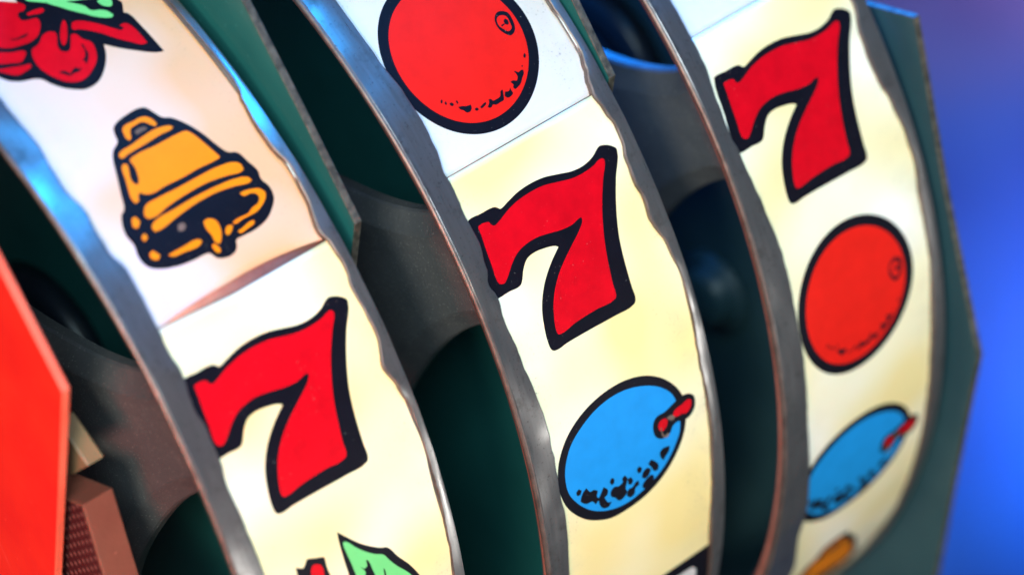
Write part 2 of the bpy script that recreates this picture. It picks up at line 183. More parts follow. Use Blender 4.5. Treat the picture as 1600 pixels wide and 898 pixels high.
class Nodes:
    def __init__(self, name):
        self.m = bpy.data.materials.new(name)
        self.m.use_nodes = True
        self.t = self.m.node_tree
        self.b = self.t.nodes['Principled BSDF']
        MATS[name] = self.m

    def n(self, kind, **kw):
        nd = self.t.nodes.new(kind)
        for k, v in kw.items():
            if k.startswith('_'):
                setattr(nd, k[1:], v)
            else:
                key = k.replace('__', ' ')
                if hasattr(v, 'is_output'):
                    self.t.links.new(v, nd.inputs[key])
                else:
                    nd.inputs[key].default_value = v
        return nd

    def link(self, a, b):
        self.t.links.new(a, b)

    def set(self, **kw):
        for k, v in kw.items():
            key = k.replace('__', ' ')
            if hasattr(v, 'is_output'):
                self.t.links.new(v, self.b.inputs[key])
            else:
                self.b.inputs[key].default_value = v

    def noise(self, vec, scale, detail=3.0, rough=0.55, out=0):
        nd = self.n('ShaderNodeTexNoise', Scale=scale, Detail=detail, Roughness=rough)
        self.link(vec, nd.inputs['Vector'])
        return nd.outputs[out]

    def ramp(self, fac, stops):
        nd = self.n('ShaderNodeValToRGB', Fac=fac)
        cr = nd.color_ramp
        while len(cr.elements) > 1:
            cr.elements.remove(cr.elements[-1])
        for i, (p, c) in enumerate(stops):
            e = cr.elements[0] if i == 0 else cr.elements.new(p)
            e.position = p
            e.color = c if len(c) == 4 else (*c, 1)
        return nd.outputs['Color']

    def mix(self, fac, a, b, mode='MIX'):
        nd = self.n('ShaderNodeMix', _data_type='RGBA', _blend_type=mode)
        for sock, v in ((nd.inputs[0], fac), (nd.inputs[6], a), (nd.inputs[7], b)):
            if hasattr(v, 'is_output'):
                self.link(v, sock)
            elif isinstance(v, (int, float)):
                sock.default_value = v
            else:
                sock.default_value = v if len(v) == 4 else (*v, 1)
        return nd.outputs[2]

    def math(self, op, a, b=0.0, clamp=False):
        nd = self.n('ShaderNodeMath', _operation=op, _use_clamp=clamp)
        for i, v in enumerate((a, b)):
            if hasattr(v, 'is_output'):
                self.link(v, nd.inputs[i])
            else:
                nd.inputs[i].default_value = v
        return nd.outputs[0]

    def bump(self, height, strength, dist):
        nd = self.n('ShaderNodeBump', Strength=strength, Distance=dist, Height=height)
        self.link(nd.outputs[0], self.b.inputs['Normal'])

    def uv(self):
        return self.n('ShaderNodeUVMap', _uv_map='uv').outputs[0]

    def obj(self):
        return self.n('ShaderNodeTexCoord').outputs['Object']


def strip_material(name, plain, stain_or_light, pale, stain_or_light_at, seed, dirt=0.5, light_lean=0.0):
    k = Nodes(name)
    uv = k.uv()
    off = k.n('ShaderNodeVectorMath', _operation='ADD')
    k.link(uv, off.inputs[0])
    off.inputs[1].default_value = (seed, seed * 1.7, 0)
    v = off.outputs[0]
    sep = k.n('ShaderNodeSeparateXYZ', Vector=uv)
    big = k.noise(v, 4.2, 1.0)
    if light_lean:        # warm light towards one side, painted into the card
        big = k.math('ADD', big, k.math('MULTIPLY', sep.outputs['X'], light_lean))
    c = k.ramp(big, [(stain_or_light_at - 0.16, pale), (stain_or_light_at, plain), (stain_or_light_at + 0.18, stain_or_light)])
    mid = k.noise(v, 21, 4.0)
    c = k.mix(k.ramp(mid, [(0.55, (0, 0, 0)), (0.85, (0.16, 0.16, 0.16))]), c, stain_or_light)
    st = k.n('ShaderNodeMapping', Scale=(1.0, 0.06, 1.0))
    k.link(v, st.inputs['Vector'])
    rub = k.ramp(k.noise(st.outputs[0], 520, 4.0, 0.7), [(0.60, (0, 0, 0)), (0.74, (0.22, 0.22, 0.22))])
    c = k.mix(k.math('MULTIPLY', rub, k.ramp(mid, [(0.4, (0, 0, 0)), (0.6, (1, 1, 1))])), c, (0.50, 0.45, 0.33))
    # rubbed grime, thickest where the lips hold the strip
    edge = k.math('ABSOLUTE', k.math('SUBTRACT', sep.outputs['X'], 0.012))
    near = k.ramp(edge, [(0.085, (0, 0, 0)), (0.165, (1, 1, 1))])
    speck = k.ramp(k.noise(v, 190, 3.0, 0.7), [(0.60, (0, 0, 0)), (0.68, (1, 1, 1))])
    patch = k.ramp(k.noise(v, 16, 2.0), [(0.42, (0, 0, 0)), (0.66, (1, 1, 1))])
    d = k.math('MULTIPLY', k.math('MULTIPLY', speck, patch), k.math('ADD', k.math('MULTIPLY', near, dirt), 0.05), True)
    c = k.mix(d, c, (0.10, 0.085, 0.06))
    film = k.math('MULTIPLY', k.math('MULTIPLY', near, patch), 0.22)
    c = k.mix(film, c, (0.45, 0.40, 0.27))
    k.set(Base__Color=c, Roughness=0.42, Specular__IOR__Level=0.35)
    k.bump(k.noise(v, 34, 3.0), 0.10, 0.0006)


strip_material('paper_cream', (0.84, 0.775, 0.47), (0.82, 0.68, 0.29), (0.87, 0.83, 0.64), 0.46, 1.3)
strip_material('paper_cream_b', (0.84, 0.775, 0.47), (0.82, 0.68, 0.28), (0.87, 0.83, 0.66), 0.46, 7.9, 0.9)
strip_material('paper_cream_c', (0.83, 0.765, 0.49), (0.80, 0.67, 0.31), (0.86, 0.83, 0.68), 0.48, 4.4)
strip_material('paper_white', (0.62, 0.605, 0.545), (0.59, 0.545, 0.42), (0.64, 0.64, 0.635), 0.52, 3.1, 1.0)
strip_material('paper_ivory_lit', (0.68, 0.54, 0.45), (0.70, 0.42, 0.22), (0.63, 0.56, 0.61), 0.50, 9.2, 0.4, 1.3)  # peach and lavender are coloured light put into the paper colour


def ink(name, c, var=0.08, wear=0.0):
    k = Nodes(name)
    uv = k.uv()
    n1 = k.noise(uv, 30, 3.0)
    cc = k.mix(k.ramp(n1, [(0.3, (0, 0, 0)), (0.75, (1, 1, 1))]), c, tuple(x * (1 - var) for x in c))
    if wear:
        sp = k.ramp(k.noise(uv, 260, 2.0, 0.6), [(0.685, (0, 0, 0)), (0.73, (1, 1, 1))])
        pt = k.ramp(k.noise(uv, 14, 2.0), [(0.45, (0, 0, 0)), (0.65, (1, 1, 1))])
        cc = k.mix(k.math('MULTIPLY', k.math('MULTIPLY', sp, pt), wear), cc, (0.55, 0.50, 0.45))
    k.set(Base__Color=cc, Roughness=0.45, Specular__IOR__Level=0.10)
    k.bump(k.noise(uv, 60, 2.0), 0.05, 0.0004)


ink('ink_black', (0.005, 0.005, 0.010), 0.3, 0.45)
ink('ink_red', (0.61, 0.001, 0.009), 0.22, 0.3)
ink('ink_orange', (0.72, 0.012, 0.006), 0.12, 0.12)
ink('ink_blue', (0.010, 0.27, 0.66), 0.12, 0.15)
ink('ink_gold', (0.88, 0.25, 0.001), 0.08, 0.1)
ink('ink_green', (0.16, 0.62, 0.19), 0.1, 0.1)
ink('ink_worn', (0.20, 0.14, 0.11), 0.6)
ink('ink_pale', (0.62, 0.62, 0.60), 0.2)


def metal(name, dark, light, rough, spots=0.35, metallic=0.85, scale=900.0, bump=0.12):
    k = Nodes(name)
    ob = k.obj()
    a = k.noise(ob, scale * 0.22, 4.0, 0.6)
    c = k.mix(k.ramp(a, [(0.32, (0, 0, 0)), (0.72, (1, 1, 1))]), dark, light)
    pits = k.ramp(k.noise(ob, scale * 1.6, 3.0, 0.65), [(0.60, (0, 0, 0)), (0.70, (1, 1, 1))])
    c = k.mix(k.math('MULTIPLY', pits, spots), c, (0.06, 0.05, 0.045))
    rust = k.ramp(k.noise(ob, scale * 0.11, 3.0), [(0.64, (0, 0, 0)), (0.76, (1, 1, 1))])
    c = k.mix(k.math('MULTIPLY', rust, 0.35), c, (0.24, 0.12, 0.08))
    rr = k.ramp(k.noise(ob, scale * 0.5, 4.0), [(0.3, (rough - 0.04,) * 3), (0.75, (rough + 0.05,) * 3)])
    k.set(Base__Color=c, Metallic=metallic, Roughness=rr)
    k.bump(k.noise(ob, scale, 4.0, 0.6), bump, 0.0002)


k = Nodes('steel')
ob = k.obj()
sx = k.n('ShaderNodeSeparateXYZ', Vector=ob)
ang = k.math('ARCTAN2', sx.outputs['Z'], k.math('MULTIPLY', sx.outputs['Y'], -1.0))
cx = k.n('ShaderNodeCombineXYZ', X=k.math('MULTIPLY', sx.outputs['X'], 900.0), Y=k.math('MULTIPLY', ang, 7.0), Z=0.0)
brushed = k.noise(cx.outputs[0], 1.6, 5.0, 0.65)
c = k.ramp(brushed, [(0.30, (0.225, 0.223, 0.22)), (0.70, (0.27, 0.267, 0.263))])
grime = k.ramp(k.noise(ob, 210, 4.0, 0.65), [(0.56, (0, 0, 0)), (0.74, (0.55, 0.55, 0.55))])
c = k.mix(grime, c, (0.085, 0.075, 0.065))
pits = k.ramp(k.noise(ob, 1500, 3.0, 0.65), [(0.62, (0, 0, 0)), (0.70, (0.5, 0.5, 0.5))])
c = k.mix(pits, c, (0.05, 0.043, 0.038))
k.set(Base__Color=c, Metallic=0.85, Roughness=k.ramp(brushed, [(0.3, (0.27, 0.27, 0.27)), (0.7, (0.33, 0.33, 0.33))]))
k.bump(brushed, 0.02, 0.0002)
metal('copper_edge', (0.10, 0.075, 0.066), (0.22, 0.165, 0.14), 0.45, 0.4, 0.6, 1400)
metal('drum_tin', (0.36, 0.13, 0.09), (0.50, 0.22, 0.16), 0.5, 0.3, 0.3)
metal('raw_cut_edge', (0.025, 0.023, 0.017), (0.15, 0.135, 0.10), 0.6, 0.7, 0.4, 2600, 0.5)
metal('bolt_steel', (0.10, 0.11, 0.11), (0.20, 0.21, 0.21), 0.32, 0.2, 0.9)


def cast(name):
    k = Nodes(name)
    ob = k.obj()
    c = k.ramp(k.noise(ob, 45, 3.0), [(0.3, (0.060, 0.061, 0.063)), (0.7, (0.10, 0.101, 0.105))])
    vo = k.n('ShaderNodeTexVoronoi', Scale=2700.0, Randomness=1.0)
    k.link(ob, vo.inputs['Vector'])
    sepc = k.n('ShaderNodeSeparateColor', Color=vo.outputs['Color'])
    pick = k.ramp(sepc.outputs[0], [(0.80, (0, 0, 0)), (0.98, (1, 1, 1))])
    core = k.ramp(vo.outputs['Distance'], [(0.18, (1, 1, 1)), (0.34, (0, 0, 0))])
    sp = k.math('MULTIPLY', pick, core)
    c = k.mix(k.math('MULTIPLY', sp, 0.6), c, (0.55, 0.53, 0.48))
    dust = k.ramp(k.noise(ob, 120, 4.0, 0.65), [(0.5, (0, 0, 0)), (0.8, (0.35, 0.35, 0.35))])
    c = k.mix(dust, c, (0.16, 0.155, 0.145))
    k.set(Base__Color=c, Metallic=0.15, Roughness=0.48)
    k.bump(k.noise(ob, 1500, 3.0, 0.7), 0.35, 0.0005)


cast('cast_iron')


def paint(name, c, c2, rough, orange_peel=0.08, coat=0.0):
    k = Nodes(name)
    ob = k.obj()
    cc = k.mix(k.ramp(k.noise(ob, 60, 3.0), [(0.3, (0, 0, 0)), (0.7, (1, 1, 1))]), c, c2)
    sc = k.ramp(k.noise(ob, 900, 2.0), [(0.70, (0, 0, 0)), (0.76, (0.5, 0.5, 0.5))])
    cc = k.mix(sc, cc, tuple(min(1, x * 1.8 + 0.03) for x in c2))
    mp = k.n('ShaderNodeMapping', Rotation=(0.5, 0, 0), Scale=(1.0, 1.0, 0.05))
    k.link(ob, mp.inputs['Vector'])
    scuff = k.ramp(k.noise(mp.outputs[0], 1300, 3.0, 0.6), [(0.66, (0, 0, 0)), (0.74, (0.4, 0.4, 0.4))])
    scuff = k.math('MULTIPLY', scuff, k.ramp(k.noise(ob, 40, 2.0), [(0.45, (0, 0, 0)), (0.65, (1, 1, 1))]))
    cc = k.mix(scuff, cc, tuple(min(1, x * 1.3 + 0.10) for x in c2))
    k.set(Base__Color=cc, Roughness=rough, Coat__Weight=coat, Coat__Roughness=0.25)
    k.bump(k.noise(ob, 700, 3.0), orange_peel, 0.0005)


paint('green_enamel', (0.014, 0.110, 0.105), (0.019, 0.140, 0.130), 0.36, 0.06)
paint('teal_enamel', (0.022, 0.062, 0.075), (0.030, 0.078, 0.090), 0.42, 0.06)
paint('red_enamel', (0.68, 0.010, 0.004), (0.78, 0.022, 0.006), 0.34, 0.12)
paint('red_enamel_edge', (0.76, 0.10, 0.05), (0.80, 0.16, 0.09), 0.5, 0.3)
paint('brass_tan', (0.17, 0.12, 0.065), (0.23, 0.165, 0.09), 0.5, 0.3)
paint('lever_edge', (0.15, 0.048, 0.032), (0.22, 0.078, 0.05), 0.55, 0.3)
k = Nodes('backdrop_blue')
ob = k.obj()
k.set(Base__Color=k.ramp(k.noise(ob, 7.0, 3.0, 0.6), [(0.32, (0.035, 0.10, 0.36)), (0.55, (0.055, 0.19, 0.52)), (0.72, (0.085, 0.22, 0.54))]), Roughness=0.9)
paint('black_oxide', (0.006, 0.010, 0.018), (0.012, 0.018, 0.030), 0.35, 0.1)

k = Nodes('knurled_red')
ob = k.obj()
sx = k.n('ShaderNodeSeparateXYZ', Vector=ob)
cx = k.n('ShaderNodeCombineXYZ', X=sx.outputs['Y'], Y=sx.outputs['Z'])
mp = k.n('ShaderNodeMapping', Rotation=(0, 0, radians(12)))
k.link(cx.outputs[0], mp.inputs['Vector'])
vo = k.n('ShaderNodeTexVoronoi', _voronoi_dimensions='2D', Scale=620.0, Randomness=0.08)
k.link(mp.outputs[0], vo.inputs['Vector'])
dots = k.ramp(vo.outputs['Distance'], [(0.15, (1, 1, 1)), (0.42, (0, 0, 0))])
k.set(Base__Color=k.mix(dots, (0.05, 0.008, 0.010), (0.16, 0.055, 0.048)), Roughness=0.5)
k.bump(dots, 0.6, 0.0006)


# ------------------------------------------------------------------ helpers
def link(name, me, mats, parent=None, smooth=True):
    o = bpy.data.objects.new(name, me)
    for m in mats:
        me.materials.append(MATS[m])
    if smooth:
        for p in me.polygons:
            p.use_smooth = True
    col.objects.link(o)
    if parent:
        o.parent = parent
    return o


def tag(o, label, cat, group=None):
    o['label'] = label
    o['category'] = cat
    if group:
        o['group'] = group


def empty(name, x=0.0):
    o = bpy.data.objects.new(name, None)
    o.empty_display_size = 0.01
    o.location = (x * R, 0, 0)
    col.objects.link(o)
    return o


def polar(x, th, r):
    return (x * R, -r * cos(th) * R, r * sin(th) * R)


def uvs(me, coords):
    lay = me.uv_layers.new(name='uv')
    for lp in me.loops:
        lay.data[lp.index].uv = coords[lp.vertex_index]


def smooth_loop(pts, sub=4):
    """closed Catmull-Rom through the traced outline; sharp turns stay sharp"""
    n = len(pts)
    tang = []
    for i in range(n):
        a, b, c = Vector(pts[i - 1]), Vector(pts[i]), Vector(pts[(i + 1) % n])
        d1, d2 = b - a, c - b
        l1, l2 = d1.length, d2.length
        if l1 < 1e-7 or l2 < 1e-7:
            tang.append((Vector((0, 0)), 0))
            continue
        dot = d1.dot(d2) / (l1 * l2)
        t = (d1 / l1 + d2 / l2)
        if t.length > 1e-6:
            t.normalize()
        tang.append((t, max(0.0, min(1.0, (dot - 0.15) / 0.6))))
    out = []
    for i in range(n):
        p0, p1 = Vector(pts[i]), Vector(pts[(i + 1) % n])
        L = (p1 - p0).length
        ch = (p1 - p0)
        m0 = (tang[i][0] * L) * tang[i][1] + ch * (1 - tang[i][1])
        m1 = (tang[(i + 1) % n][0] * L) * tang[(i + 1) % n][1] + ch * (1 - tang[(i + 1) % n][1])
        for j in range(sub):
            s = j / sub
            h00 = 2 * s ** 3 - 3 * s ** 2 + 1
            h10 = s ** 3 - 2 * s ** 2 + s
            h01 = -2 * s ** 3 + 3 * s ** 2
            h11 = s ** 3 - s ** 2
            q = p0 * h00 + m0 * h10 + p1 * h01 + m1 * h11
            out.append((q.x, q.y))
    return out


def inside(p, poly):
    x, y = p
    c = False
    j = len(poly) - 1
    for i in range(len(poly)):
        xi, yi = poly[i]
        xj, yj = poly[j]
        if (yi > y) != (yj > y) and x < (xj - xi) * (y - yi) / (yj - yi) + xi:
            c = not c
        j = i
    return c


def fill(poly, step=0.013):
    """triangles that fill a flat outline, fine enough to be bent round the reel"""
    xs = [p[0] for p in poly]
    ys = [p[1] for p in poly]
    pts = [Vector(p) for p in poly]
    n = len(poly)
    x = min(xs) + step * 0.5
    while x < max(xs):
        y = min(ys) + step * 0.5
        while y < max(ys):
            q = (x + 0.0007 * sin(y * 900), y + 0.0007 * sin(x * 700))
            if inside(q, poly) and min((q[0] - a) ** 2 + (q[1] - b) ** 2 for a, b in poly) > (step * 0.35) ** 2:
                pts.append(Vector(q))
            y += step
        x += step
    v, e, f, *_ = geometry.delaunay_2d_cdt(pts, [(i, (i + 1) % n) for i in range(n)], [], 1, 1e-7)
    return [(p.x, p.y) for p in v], [tuple(t) for t in f]


def prism(outline, x0, x1, bevel=0.0015):
    """flat sheet cut to an outline (front, up), standing across the axle from x0 to x1; slot 1 is its cut edge"""
    bm = bmesh.new()
    n = len(outline)
    area = sum(outline[i - 1][0] * outline[i][1] - outline[i][0] * outline[i - 1][1] for i in range(n))
    if area < 0:
        outline = outline[::-1]
    L = [bm.verts.new((x0 * R, -a * R, b * R)) for a, b in outline]
    H = [bm.verts.new((x1 * R, -a * R, b * R)) for a, b in outline]
    bm.faces.new(L)
    bm.faces.new(H[::-1])
    for i in range(n):
        j = (i + 1) % n
        f = bm.faces.new((L[j], L[i], H[i], H[j]))
        f.material_index = 1
    bmesh.ops.recalc_face_normals(bm, faces=bm.faces[:])
    if bevel:
        ed = [e for e in bm.edges if len({f.material_index for f in e.link_faces}) == 2]
        bmesh.ops.bevel(bm, geom=ed, offset=bevel * R, segments=2, profile=0.6, affect='EDGES', material=1)
    bmesh.ops.triangulate(bm, faces=[f for f in bm.faces if len(f.verts) > 4])
    me = bpy.data.meshes.new('sheet')
    bm.to_mesh(me)
    bm.free()
    return me


def lathe(profile, cx=0.0, cf=0.0, cz=0.0, seg=48):
    """turned piece round a line parallel to the axle: profile of (x, radius)"""
    bm = bmesh.new()
    rings = []
    for x, r in profile:
        rings.append([bm.verts.new(((cx + x) * R, -(cf + r * cos(2 * pi * i / seg)) * R, (cz + r * sin(2 * pi * i / seg)) * R)) for i in range(seg)])
    for a, b in zip(rings, rings[1:]):
        for i in range(seg):
            j = (i + 1) % seg
            bm.faces.new((a[i], a[j], b[j], b[i]))
    bm.faces.new(rings[0])
    bm.faces.new(rings[-1][::-1])
    bmesh.ops.recalc_face_normals(bm, faces=bm.faces[:])
    me = bpy.data.meshes.new('turned')
    bm.to_mesh(me)
    bm.free()
    return me


# ------------------------------------------------------------------ backdrop
def backdrop():
    c = CAM + FWD * 19.0
    rt = Vector((0.80, -0.60, 0)).normalized()
    up = Vector((0, 0, 1))
    bm = bmesh.new()
    n = 64
    rows = [[bm.verts.new((c + rt * (-16 + 32 * i / n) + up * (-16 + 32 * j / n) + FWD * 0.9 * noise.noise(Vector((i * 0.5 + j * 0.15, j * 0.3, 0)))) * R)
             for i in range(n + 1)] for j in range(n + 1)]
    for j in range(n):
        for i in range(n):
            bm.faces.new((rows[j][i], rows[j][i + 1], rows[j + 1][i + 1], rows[j + 1][i]))
    me = bpy.data.meshes.new('backdrop')
    bm.to_mesh(me)
    bm.free()
    o = link('backdrop_wall', me, ['backdrop_blue'])
    o['kind'] = 'structure'


backdrop()

# ------------------------------------------------------------------ reels
STEP = 2 * pi / 560


def surface(reel, u, th):
    """radius of the paper: true round, a little buckled where the lips pinch it"""
    w = noise.noise(Vector((u * 7, th * 5, reel * 9.1))) * 0.0016
    e = max(0.0, (u - 0.05) / 0.12)
    w += noise.noise(Vector((th * 9, reel * 4.7, 2.0))) * 0.0035 * e * e
    return 1.0 + w


def drop(reel, th):
    return 0.0042 if th > SEAM + 0.004 else 0.0


def seam_gap(reel, u):
    if reel != 1:
        return 0.0015
    t = (u - 0.03) / 0.155
    return 0.0015 + 0.0165 * max(0.0, 1 - t * t)


def strip(reel, part, parent, mat):
    x0, x1 = -0.168, 0.184
    nu = 30
    low = part == 'low'
    span = 3.05
    n = int(span / STEP)
    V, UV, F, MI = [], [], [], []
    for i in range(n + 1):
        for j in range(nu + 1):
            u = x0 + (x1 - x0) * j / nu
            if low:
                th = SEAM + 0.010 * max(0.0, -u / 0.15) * (reel == 1) - span * i / n
                d = 0.0
            else:
                g = seam_gap(reel, u)
                th = SEAM + g + (span - g) * i / n + 0.010 * max(0.0, -u / 0.15) * (reel == 1) * (1 - i / n)
                d = 0.0042
            r = surface(reel, u, th) - d
            if low and i < 8:
                r += 0.0008 * (1 - i / 8)
            V.append(polar(u, th + TURN[reel], r))
            UV.append((u, th))
    w = nu + 1
    for i in range(n):
        for j in range(nu):
            a = i * w + j
            F.append((a, a + 1, a + w + 1, a + w) if not low else (a, a + w, a + w + 1, a + 1))
            MI.append(0)
    # the cut end has the thickness of the card
    base = len(V)
    for j in range(nu + 1):
        u, th = UV[j]
        p = Vector(V[j])
        rr = hypot(p.y, p.z)
        k2 = (rr - 0.0062 * R) / rr
        V.append((p.x, p.y * k2, p.z * k2))
        UV.append((u, th))
    for j in range(nu):
        F.append((j, j + 1, base + j + 1, base + j) if low else (j, base + j, base + j + 1, j + 1))
    me = bpy.data.meshes.new('strip')
    me.from_pydata(V, [], F)
    uvs(me, UV)
    o = link('symbol_strip', me, [mat], parent)
    return o


INK = {'black': 'ink_black', 'red': 'ink_red', 'orange': 'ink_orange', 'blue': 'ink_blue', 'gold': 'ink_gold', 'green': 'ink_green', 'worn': 'ink_worn', 'pale': 'ink_pale'}


def circle(cu, cv, r, n=40):
    return [(cu + r * (1 + 0.006 * sin(3 * a + 1)) * cos(a), cv + r * (1 + 0.006 * sin(3 * a + 1)) * sin(a)) for a in (2 * pi * i / n for i in range(n))]


ART['orange'] = [('black', circle(0.0027, 0.0733, 0.1310)), ('orange', circle(0.0022, 0.0733, 0.1135))] + ART['orange']
ART['bar'] = [('black', [(-0.19, 0.106), (-0.1, 0.107), (0.0, 0.108), (0.08, 0.108), (0.178, 0.1065), (0.178, 0.05), (0.178, -0.01), (0.05, -0.012), (-0.1, -0.012), (-0.19, -0.01), (-0.19, 0.05)]),
              ('pale', [(-0.150, 0.070), (-0.13, 0.082), (0.0, 0.083), (0.1042, 0.0817), (0.1194, 0.0812), (0.1338, 0.0784), (0.1408, 0.0702), (0.1425, 0.0617), (0.1411, 0.04), (0.14, 0.02), (0.12, 0.012), (0.0, 0.010), (-0.13, 0.012), (-0.15, 0.02)])]


def art(kind, reel, slot, parent, label=None):
    layers = ART[kind]
    V, UV, F, MI, mats = [], [], [], [], []
    for li, (inkname, pts) in enumerate(layers):
        key = INK[inkname.rstrip('23')]
        lvl = 1 if inkname == 'black' else (2 if not inkname[-1].isdigit() else int(inkname[-1]) + 1)
        if key not in mats:
            mats.append(key)
        poly = smooth_loop(pts)
        poly = [(min(0.179, max(-0.166, u)), v) for u, v in poly]
        vs, fs = fill(poly)
        b = len(V)
        for u, v in vs:
            th = v + slot * PITCH
            r = surface(reel, u, th) - drop(reel, th) + 0.00022 * lvl + 0.000012 * li
            V.append(polar(u, th + TURN[reel], r))
            UV.append((u, th + reel * 3))
        for t in fs:
            F.append(tuple(b + i for i in t))
            MI.append(mats.index(key))
    me = bpy.data.meshes.new('print')
    me.from_pydata(V, [], F)
    uvs(me, UV)
    for p, m in zip(me.polygons, MI):
        p.material_index = m
    # face outwards
    bm = bmesh.new()
    bm.from_mesh(me)
    for f in bm.faces:
        c = f.calc_center_median()
        if f.normal.dot(Vector((0, c.y, c.z))) < 0:
            f.normal_flip()
    bm.to_mesh(me)
    bm.free()
    o = link('printed_' + kind, me, mats, parent)
    if label:
        o['label'] = label
    return o


def table(tab, th, side, reel):
    if th <= tab[0][0] or th >= tab[-1][0]:
        e = tab[0] if th <= tab[0][0] else tab[-1]
        mean = -0.136 if side < 0 else 0.174
        t = min(1.0, abs(th - e[0]) / 0.15)
        wob = 0.005 * noise.noise(Vector((th * 9, reel * 3.3, side)))
        return e[1] * (1 - t) + (mean + wob) * t
    for (a, ua), (b, ub) in zip(tab, tab[1:]):
        if a <= th <= b:
            s = (th - a) / max(1e-6, b - a)
            s = s * s * (3 - 2 * s)
            return ua + (ub - ua) * s
    return tab[-1][1]


def lip(reel, side, parent):
    """edge of the tin drum, hammered down over the strip"""
    tab = LIP[(reel, side)]
    V, F, MI = [], [], []
    n = 900
    if side < 0:    # runs of the section; each run has its own vertices so that the folds stay crisp
        runs = [([(0.0, -0.006), (0.0, 0.0040)], 1), ([(0.0, 0.0040), (0.035, 0.0052)], 1), ([(0.035, 0.0052), (0.25, 0.0060), (0.5, 0.0068), (0.75, 0.0074), (0.93, 0.0078)], 0), ([(0.93, 0.0078), (1.0, 0.0064)], 0)]
    else:
        runs = [([(0.0, -0.006), (0.0, 0.0040)], 1), ([(0.0, 0.0040), (0.10, 0.0050)], 1), ([(0.10, 0.0050), (0.35, 0.0056), (0.65, 0.0060), (0.92, 0.0058)], 0), ([(0.92, 0.0058), (1.03, 0.0010)], 0), ([(1.03, 0.0010), (1.03, -0.02)], 0)]
    outer = -WIDE / 2 if side < 0 else 0.194
    rows = []
    for i in range(n):
        th = -pi + 2 * pi * i / n
        ui = table(tab, th, side, reel)
        ui += 0.0011 * noise.noise(Vector((th * 55, reel * 1.9, side * 2.0))) + 0.0006 * noise.noise(Vector((th * 160, reel * 3.9, side * 2.0)))
        if side > 0:
            ui = min(ui, 0.1815)
        dent = noise.noise(Vector((th * 15, reel * 7.7, side * 3.0)))
        pinch = max(0.0, noise.noise(Vector((th * 21, reel * 2.7, side * 5.0))) - 0.25)
        rows.append((th, ui, dent, pinch))
    for run, mat in runs:
        b0, m = len(V), len(run)
        for th, ui, dent, pinch in rows:
            for t, h in run:
                k2 = sin(min(1.0, t) * pi)
                near = max(0.0, 1 - t * 1.6)
                rr = 1.0 + h + (0.0022 if side < 0 else 0.0014) * dent * k2 + (0.0010 * dent + 0.0034 * pinch) * near * (h > 0)
                V.append(polar(ui + (outer - ui) * t, th, rr))
        for i in range(n):
            i2 = (i + 1) % n
            for j in range(m - 1):
                a, b, c, d = b0 + i * m + j, b0 + i * m + j + 1, b0 + i2 * m + j + 1, b0 + i2 * m + j
                F.append((a, d, c, b) if side > 0 else (a, b, c, d))
                MI.append(mat)
    me = bpy.data.meshes.new('lip')
    me.from_pydata(V, [], F)
    for p, mi in zip(me.polygons, MI):
        p.material_index = mi
    o = link('rim_lip', me, ['steel', 'copper_edge'], parent)
    return o


def bead(reel, side, parent):
    """rounded outer corner of the rim, worn to copper"""
    V, F = [], []
    n, m = 560, 8
    rad = 0.0050 if side < 0 else 0.004
    for i in range(n):
        th = 2 * pi * i / n
        wob = 0.0011 * noise.noise(Vector((cos(th) * 6, sin(th) * 6, reel * 5 + side)))
        for j in range(m):
            a = 2 * pi * j / m
            V.append(polar(side * (WIDE / 2 - 0.001) + rad * cos(a) + wob * 0.6, th, 1.0028 + rad * sin(a) + wob - (0.004 if side > 0 else 0)))
    for i in range(n):
        i2 = (i + 1) % n
        for j in range(m):
            j2 = (j + 1) % m
            F.append((i * m + j, i * m + j2, i2 * m + j2, i2 * m + j))
    me = bpy.data.meshes.new('bead')
    me.from_pydata(V, [], F)
    return link('rim_edge', me, ['copper_edge' if side < 0 else 'steel'], parent)


def drum(reel, parent):
    V, F = [], []
    n = 280
    prof = [(-WIDE / 2 + 0.006, 0.9945), (WIDE / 2 - 0.004, 0.9915), (WIDE / 2 - 0.004, 0.972), (-WIDE / 2 + 0.05, 0.975), (-WIDE / 2 + 0.006, 0.988)]
    m = len(prof)
    for i in range(n):
        th = 2 * pi * i / n
        for x, r in prof:
            V.append(polar(x, th, r - 0.003))
    for i in range(n):
        i2 = (i + 1) % n
        for j in range(m):
            j2 = (j + 1) % m
            F.append((i * m + j, i2 * m + j, i2 * m + j2, i * m + j2))
    me = bpy.data.meshes.new('drum')
    me.from_pydata(V, [], F)
    return link('drum_band', me, ['drum_tin'], parent)


